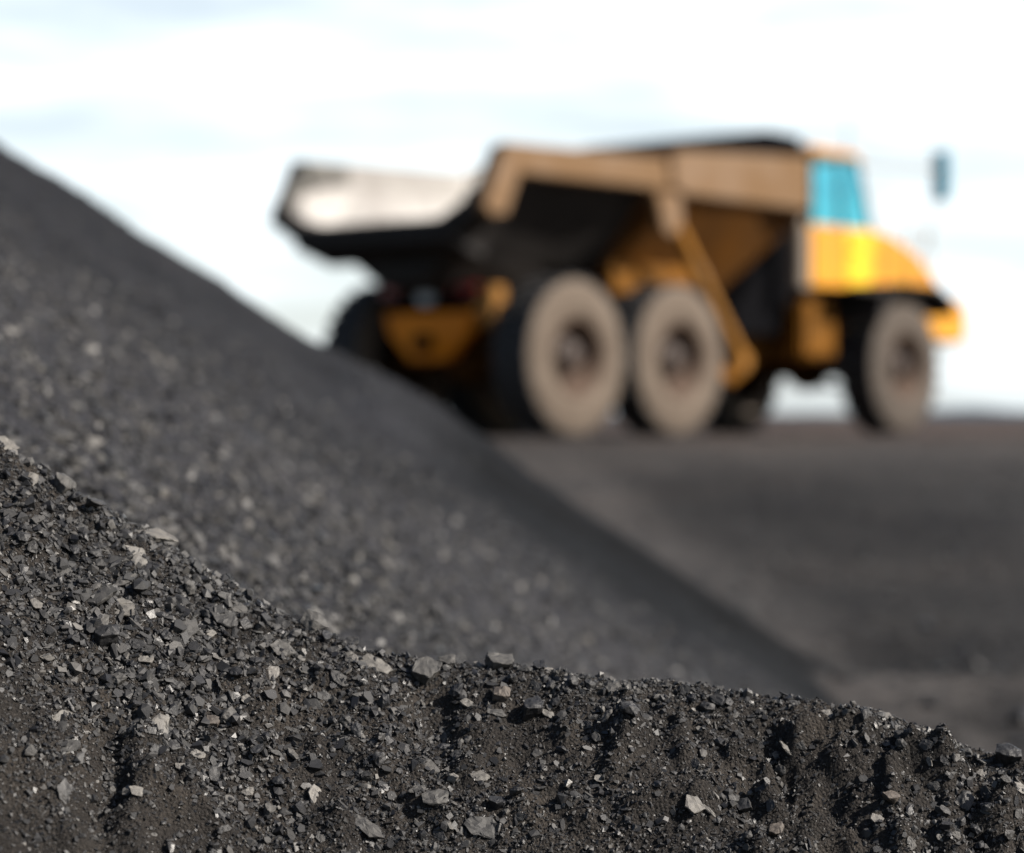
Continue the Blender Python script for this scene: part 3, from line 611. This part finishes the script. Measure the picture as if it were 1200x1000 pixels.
# rear skid lip across the tail
bm = bmesh.new(); add_prism(bm, [(-1.82, 2.46), (-1.80, 2.20), (-1.2, 2.02), (-1.2, 2.14), (-1.4, 2.20)], -1.2, 1.2)
bm_link('tail_lip', bm, P_DARKST, body, 0.01)
for s in (-1, 1):
    bm = bmesh.new(); cs = [(1.02, 2.455), (1.19, 2.27), (1.53, 2.47), (1.60, 2.76), (1.45, 2.76), (1.40, 2.64)]
    A = [bm.verts.new((-1.79, s * y, z)) for y, z in cs]; B = [bm.verts.new((-1.35, s * (y + .02), z - .03)) for y, z in cs]
    bm.faces.new(A); bm.faces.new(B[::-1])
    for i in range(6): bm.faces.new((A[i], B[i], B[(i + 1) % 6], A[(i + 1) % 6]))
    bm_link('corner_plate', bm, P_DARKST, body, 0.015)
    ya, yb = (1.54, 1.68) if s > 0 else (-1.68, -1.54)
    if s > 0: ya = 1.40
    bm = bmesh.new(); add_prism(bm, [(-1.40, 3.29), (-1.28, 2.96), (1.62, 2.97), (1.75, 3.06), (1.62, 3.36)] if s < 0 else [(-1.42, 3.29), (-1.33, 3.02), (1.62, 3.03), (1.62, 3.36)], ya, yb); bm_link('top_rail', bm, P_DUST if s < 0 else P_SHELF, body, 0.02)
    ya, yb = (1.46, 1.69) if s > 0 else (-1.69, -1.46)
    bm = bmesh.new(); add_prism(bm, [(-1.41, 3.26), (-1.76, 2.56), (-1.62, 2.46), (-1.36, 2.48), (-1.12, 2.95), (-1.30, 3.1)], ya, yb); bm_link('rear_post', bm, P_SHELF if s > 0 else P_DUST, body, 0.02)
    ya, yb = (1.54, 1.68) if s > 0 else (-1.68, -1.54)
    bm = bmesh.new(); add_prism(bm, [(1.76, 3.38), (1.76, 3.05), (2.0, 2.94), (4.80, 2.93), (4.80, 3.63), (1.95, 3.48)], ya, yb); bm_link('side_board', bm, P_DUST, body, 0.02)
    bm = bmesh.new(); add_prism(bm, [(1.42, 2.95), (1.95, 2.95), (1.98, 2.6), (1.8, 2.42), (1.62, 2.45)], ya, yb); bm_link('hoist_bracket', bm, P_DUST, body, 0.02)
    yc = s * 1.60
    bm = bmesh.new(); add_rod(bm, (1.86, yc, 2.62), (2.55, yc * .985, 1.98), 0.06, seg=20); bm_link('hoist_rod', bm, P_GREY, truck, smooth=False)
    bm = bmesh.new(); add_rod(bm, (1.93, yc, 2.56), (3.42, yc * .96, 0.98), 0.085, 0.09, 20); add_rod(bm, (3.42, yc * .96 - .08, .95), (3.42, yc * .96 + .08, .95), 0.12, seg=20)
    bm_link('hoist_cylinder', bm, P_YEL, truck)
    bm = bmesh.new(); add_prism(bm, [(1.3, 2.10), (1.3, 1.74), (3.0, 1.66), (3.0, 2.12)], s * 0.92, s * 1.12); bm_link('body_hinge_beam', bm, P_SHADED, truck, 0.02)
bm = bmesh.new(); add_prism(bm, [(3.0, 3.56), (4.97, 3.63), (4.97, 3.92), (4.2, 3.94), (3.75, 3.86)], -1.45, 1.45); bm_link('spill_guard', bm, P_BLACK, body, 0.02)

# chassis
bm = bmesh.new()
for s in (-1, 1): add_prism(bm, [(-.626, 1.62), (-.626, 1.12), (-.3, 1.12), (3.2, 0.85), (4.6, 0.82), (4.6, 1.25), (3.4, 1.42), (1.0, 1.66)], s * 0.32, s * 0.56)
add_box(bm, -0.2, 0.1, -.318, .318, 1.2, 1.5); add_box(bm, 1.9, 2.2, -.318, .318, 1.0, 1.4); add_box(bm, 3.9, 4.5, -.318, .318, .88, 1.2)
add_box(bm, 3.2, 3.6, -1.48, -.562, 0.86, 1.08); add_box(bm, 3.2, 3.6, .562, 1.48, 0.86, 1.08)
bm_link('rear_frame', bm, P_SHADED, truck)
bm = bmesh.new()                                                     # V-shaped rear crossmember
a = [(-.70, 1.46), (.70, 1.46), (.62, 1.22), (.28, .90), (-.28, .90), (-.62, 1.22)]
A = [bm.verts.new((-.80, y, z)) for y, z in a]; B = [bm.verts.new((-.63, y, z)) for y, z in a]
bm.faces.new(A); bm.faces.new(B[::-1])
for i in range(6): bm.faces.new((A[i], B[i], B[(i + 1) % 6], A[(i + 1) % 6]))
rc = bm_link('rear_crossmember', bm, P_ORANGE, truck, 0.02)
bm = bmesh.new(); add_rod(bm, (-.98, 0, 1.1), (-.802, 0, 1.1), 0.1); bm_link('tow_hitch', bm, P_BLACK, rc)
bm = bmesh.new(); add_box(bm, -.8, -0.55, -1.0, -.76, 1.3, 1.75); bm_link('lamp_bracket', bm, P_YEL, truck, 0.02)
bm = bmesh.new(); add_box(bm, -.76, -.62, -.75, .75, 1.50, 1.79); bar = bm_link('lamp_bar', bm, P_BLACK, truck, 0.015)
for y in (-.62, .62):
    bm = bmesh.new(); add_box(bm, -.80, -.762, y - .13, y + .13, 1.66, 1.78); bm_link('tail_lamp', bm, P_RED, truck, 0.01)
for y in (-.22, .38):
    bm = bmesh.new(); add_box(bm, -.80, -.762, y - .16, y + .16, 1.69, 1.77); bm_link('reflector', bm, P_RED, truck, 0.01)
bm = bmesh.new(); add_rod(bm, (-.88, -0.02, 1.66), (-.802, -0.02, 1.66), 0.12); bm_link('reversing_lamp', bm, P_LENS, truck)
for s in (-1, 1):                                                    # rear mud flaps
    bm = bmesh.new(); add_box(bm, 1.0, 1.04, s * 1.05, s * 1.6, 0.75, 1.7); bm_link('mud_flap', bm, P_RUB, truck)
bm = bmesh.new()
for s in (-1, 1): add_box(bm, 5.3, 9.6, s * 0.36, s * 0.58, 1.0, 1.42)
add_prism(bm, [(4.55, 0.86), (5.6, 1.0), (5.6, 1.9), (5.25, 1.9), (4.55, 1.22)], -.34, .34)
bm_link('front_frame', bm, P_SHADED, truck)
for s in (-1, 1):
    bm = bmesh.new(); add_prism(bm, [(4.2, 0.74), (4.6, 0.66), (6.2, 1.42), (6.2, 1.80), (5.9, 1.80), (4.2, 0.98)], s * 0.45, s * 0.6); bm_link('steering_arm', bm, P_SHADED, truck, 0.02)
    bm = bmesh.new(); add_box(bm, 5.25, 6.05, s * .99, s * 1.3, 1.02, 1.80); tk = bm_link('fuel_tank', bm, P_SHADED, truck, 0.05)
    bm = bmesh.new(); add_box(bm, 5.76, 6.6, s * 1.06, s * 1.82, 1.93, 1.975); bm_link('platform', bm, P_DARKST, truck)
    bm = bmesh.new(); add_box(bm, 5.4, 6.05, s * 1.303, s * 1.58, .62, .66); add_box(bm, 5.4, 6.05, s * 1.303, s * 1.58, .95, .99)
    add_rod(bm, (5.42, s * 1.54, .6), (5.42, s * 1.54, 1.1), .02, seg=8); add_rod(bm, (6.03, s * 1.54, .6), (6.03, s * 1.54, 1.1), .02, seg=8); bm_link('step_ladder', bm, P_BLACK, truck)
    bm = bmesh.new(); o_ = [(UF - 1.12, 1.55), (UF - .95, 1.9), (UF - .6, 2.06), (UF + .5, 2.06), (UF + .86, 1.92), (UF + .98, 1.7)]
    i_ = [(x - UF) * .94 + UF for x, z in o_]; add_prism(bm, o_ + [(i_[k], o_[k][1] - .06) for k in range(5, -1, -1)], s * 1.0, s * 1.86); bm_link('fender', bm, P_DARKST, truck, 0.01)
bm = bmesh.new(); add_prism(bm, [(4.15, 1.28), (5.58, 1.35), (5.58, 3.0), (5.12, 3.0), (4.98, 2.5), (4.1, 1.62)], -.95, .95); add_box(bm, 5.584, 5.73, -1.1, 1.0, 1.5, 3.8); bm_link('guard_and_gap_shade', bm, P_BLACK, truck, 0.03)  # guard frame; near-black block stands in for shade between bed and cab
bm = bmesh.new(); add_rod(bm, (5.15, -1.30, 1.95), (5.15, -1.30, 2.75), 0.13, seg=24); add_rod(bm, (5.15, -1.30, 2.752), (5.15, -1.30, 2.9), 0.07, seg=16); bm_link('exhaust_stack', bm, P_GREY, truck)
# cab
cx0, cx1, cy0, cy1 = 5.8, 7.46, -1.05, 0.65
bm = bmesh.new(); add_box(bm, cx0, cx1, cy0, cy1, 1.98, 2.86); cab = bm_link('cab', bm, P_BRIGHT, truck, 0.04)
bm = bmesh.new(); add_prism(bm, [(cx0 - .06, 3.80), (7.12, 3.80), (7.06, 3.90), (cx0, 3.93)], cy0 - .03, cy1 + .03); bm_link('roof', bm, P_BRIGHT, cab, 0.03)
for y in (cy0 + .04, cy1 - .04):
    for (xa, xb) in ((cx0 + .05, cx0 + .05), (6.62, 6.60), (cx1 - .05, 7.04)):
        bm = bmesh.new(); add_rod(bm, (xa, y, 2.862), (xb, y, 3.798), 0.035, seg=8); bm_link('pillar', bm, P_BLACK, cab)
def pane(q):
    bm = bmesh.new(); v = [Vector(p) for p in q]; n = (v[1] - v[0]).cross(v[2] - v[0]).normalized() * 0.006
    A = [bm.verts.new(p - n) for p in v]; B = [bm.verts.new(p + n) for p in v]; bm.faces.new(A[::-1]); bm.faces.new(B)
    for i in range(4): bm.faces.new((A[i], A[(i + 1) % 4], B[(i + 1) % 4], B[i]))
    return bm_link('window', bm, P_GLASS, cab)
for y in (cy0 + .02, cy1 - .02):
    pane([(cx0 + .1, y, 2.87), (6.57, y, 2.87), (6.56, y, 3.79), (cx0 + .1, y, 3.79)])
    pane([(6.67, y, 2.87), (cx1 - .1, y, 2.87), (7.0, y, 3.79), (6.65, y, 3.79)])
pane([(cx0 + .03, cy0 + .1, 2.87), (cx0 + .03, cy1 - .1, 2.87), (cx0 + .03, cy1 - .1, 3.79), (cx0 + .03, cy0 + .1, 3.79)])
pane([(cx1 - .03, cy0 + .1, 2.87), (cx1 - .03, cy1 - .1, 2.87), (7.08, cy1 - .1, 3.79), (7.08, cy0 + .1, 3.79)])
bm = bmesh.new(); add_box(bm, 6.7, 7.36, cy0 - .022, cy0 - .003, 2.02, 2.84); dr = bm_link('door', bm, P_DOOR, cab, 0.008)
bm = bmesh.new(); add_box(bm, 6.76, 6.9, cy0 - .05, cy0 - .024, 2.5, 2.54); bm_link('handle', bm, P_BLACK, dr)
bm = bmesh.new(); add_box(bm, 6.25, 6.7, -.45, .05, 2.9, 3.02); add_prism(bm, [(6.15, 3.02), (6.3, 3.02), (6.22, 3.62), (6.12, 3.62)], -.42, .02); bm_link('seat', bm, P_BLACK, cab, 0.03)
bm = bmesh.new(); add_rod(bm, (6.95, -.9, 3.9), (6.98, -.9, 4.35), 0.012, seg=6); bm_link('antenna', bm, P_BLACK, cab)
# hood and nose
bm = bmesh.new(); add_prism(bm, [(cx1 + .004, 1.98), (cx1 + .004, 2.88), (8.05, 2.82), (8.85, 2.55), (9.35, 2.2), (9.62, 1.98)], -1.0, 0.95); hood = bm_link('hood', bm, P_BRIGHT, truck, 0.05)
bm = bmesh.new(); add_prism(bm, [(8.45, 1.42), (8.45, 1.976), (9.75, 1.976), (9.98, 1.86), (9.98, 1.34), (9.4, 1.30)], -1.12, 1.12); nose = bm_link('bumper', bm, P_BRIGHT, truck, 0.06)
for y in (-.8, .8):
    bm = bmesh.new(); add_rod(bm, (9.982, y, 1.6), (10.03, y, 1.6), 0.11); bm_link('headlight', bm, P_LENS, truck)
for s in (-1, 1):
    bm = bmesh.new(); add_rod(bm, (8.3, s * 1.62, 3.3), (8.3, s * 1.62, 4.0), .03, seg=8); add_box(bm, 8.27, 8.34, s * 1.5, s * 1.75, 3.3, 4.0); mr_ = bm_link('mirror', bm, P_MIRROR, truck, 0.01)
    bm = bmesh.new(); add_rod(bm, (7.1, s * .9 - .15, 3.75), (8.3, s * 1.62, 3.75), .022, seg=8); add_rod(bm, (8.3, s * 1.1, 2.1), (8.3, s * 1.62, 3.32), .012, seg=8); add_rod(bm, (8.3, s * 1.1, 2.1), (8.3, s * .9, 2.1), .02, seg=8); bm_link('mirror_arm', bm, P_GREY, truck)
    bm = bmesh.new()
    for x in (7.7, 8.3): add_rod(bm, (x, s * 1.45, 2.03), (x, s * 1.45, 2.85), .016, seg=8)
    add_rod(bm, (7.7, s * 1.45, 2.85), (8.3, s * 1.45, 2.85), .016, seg=8); bm_link('handrail', bm, P_YEL, truck)
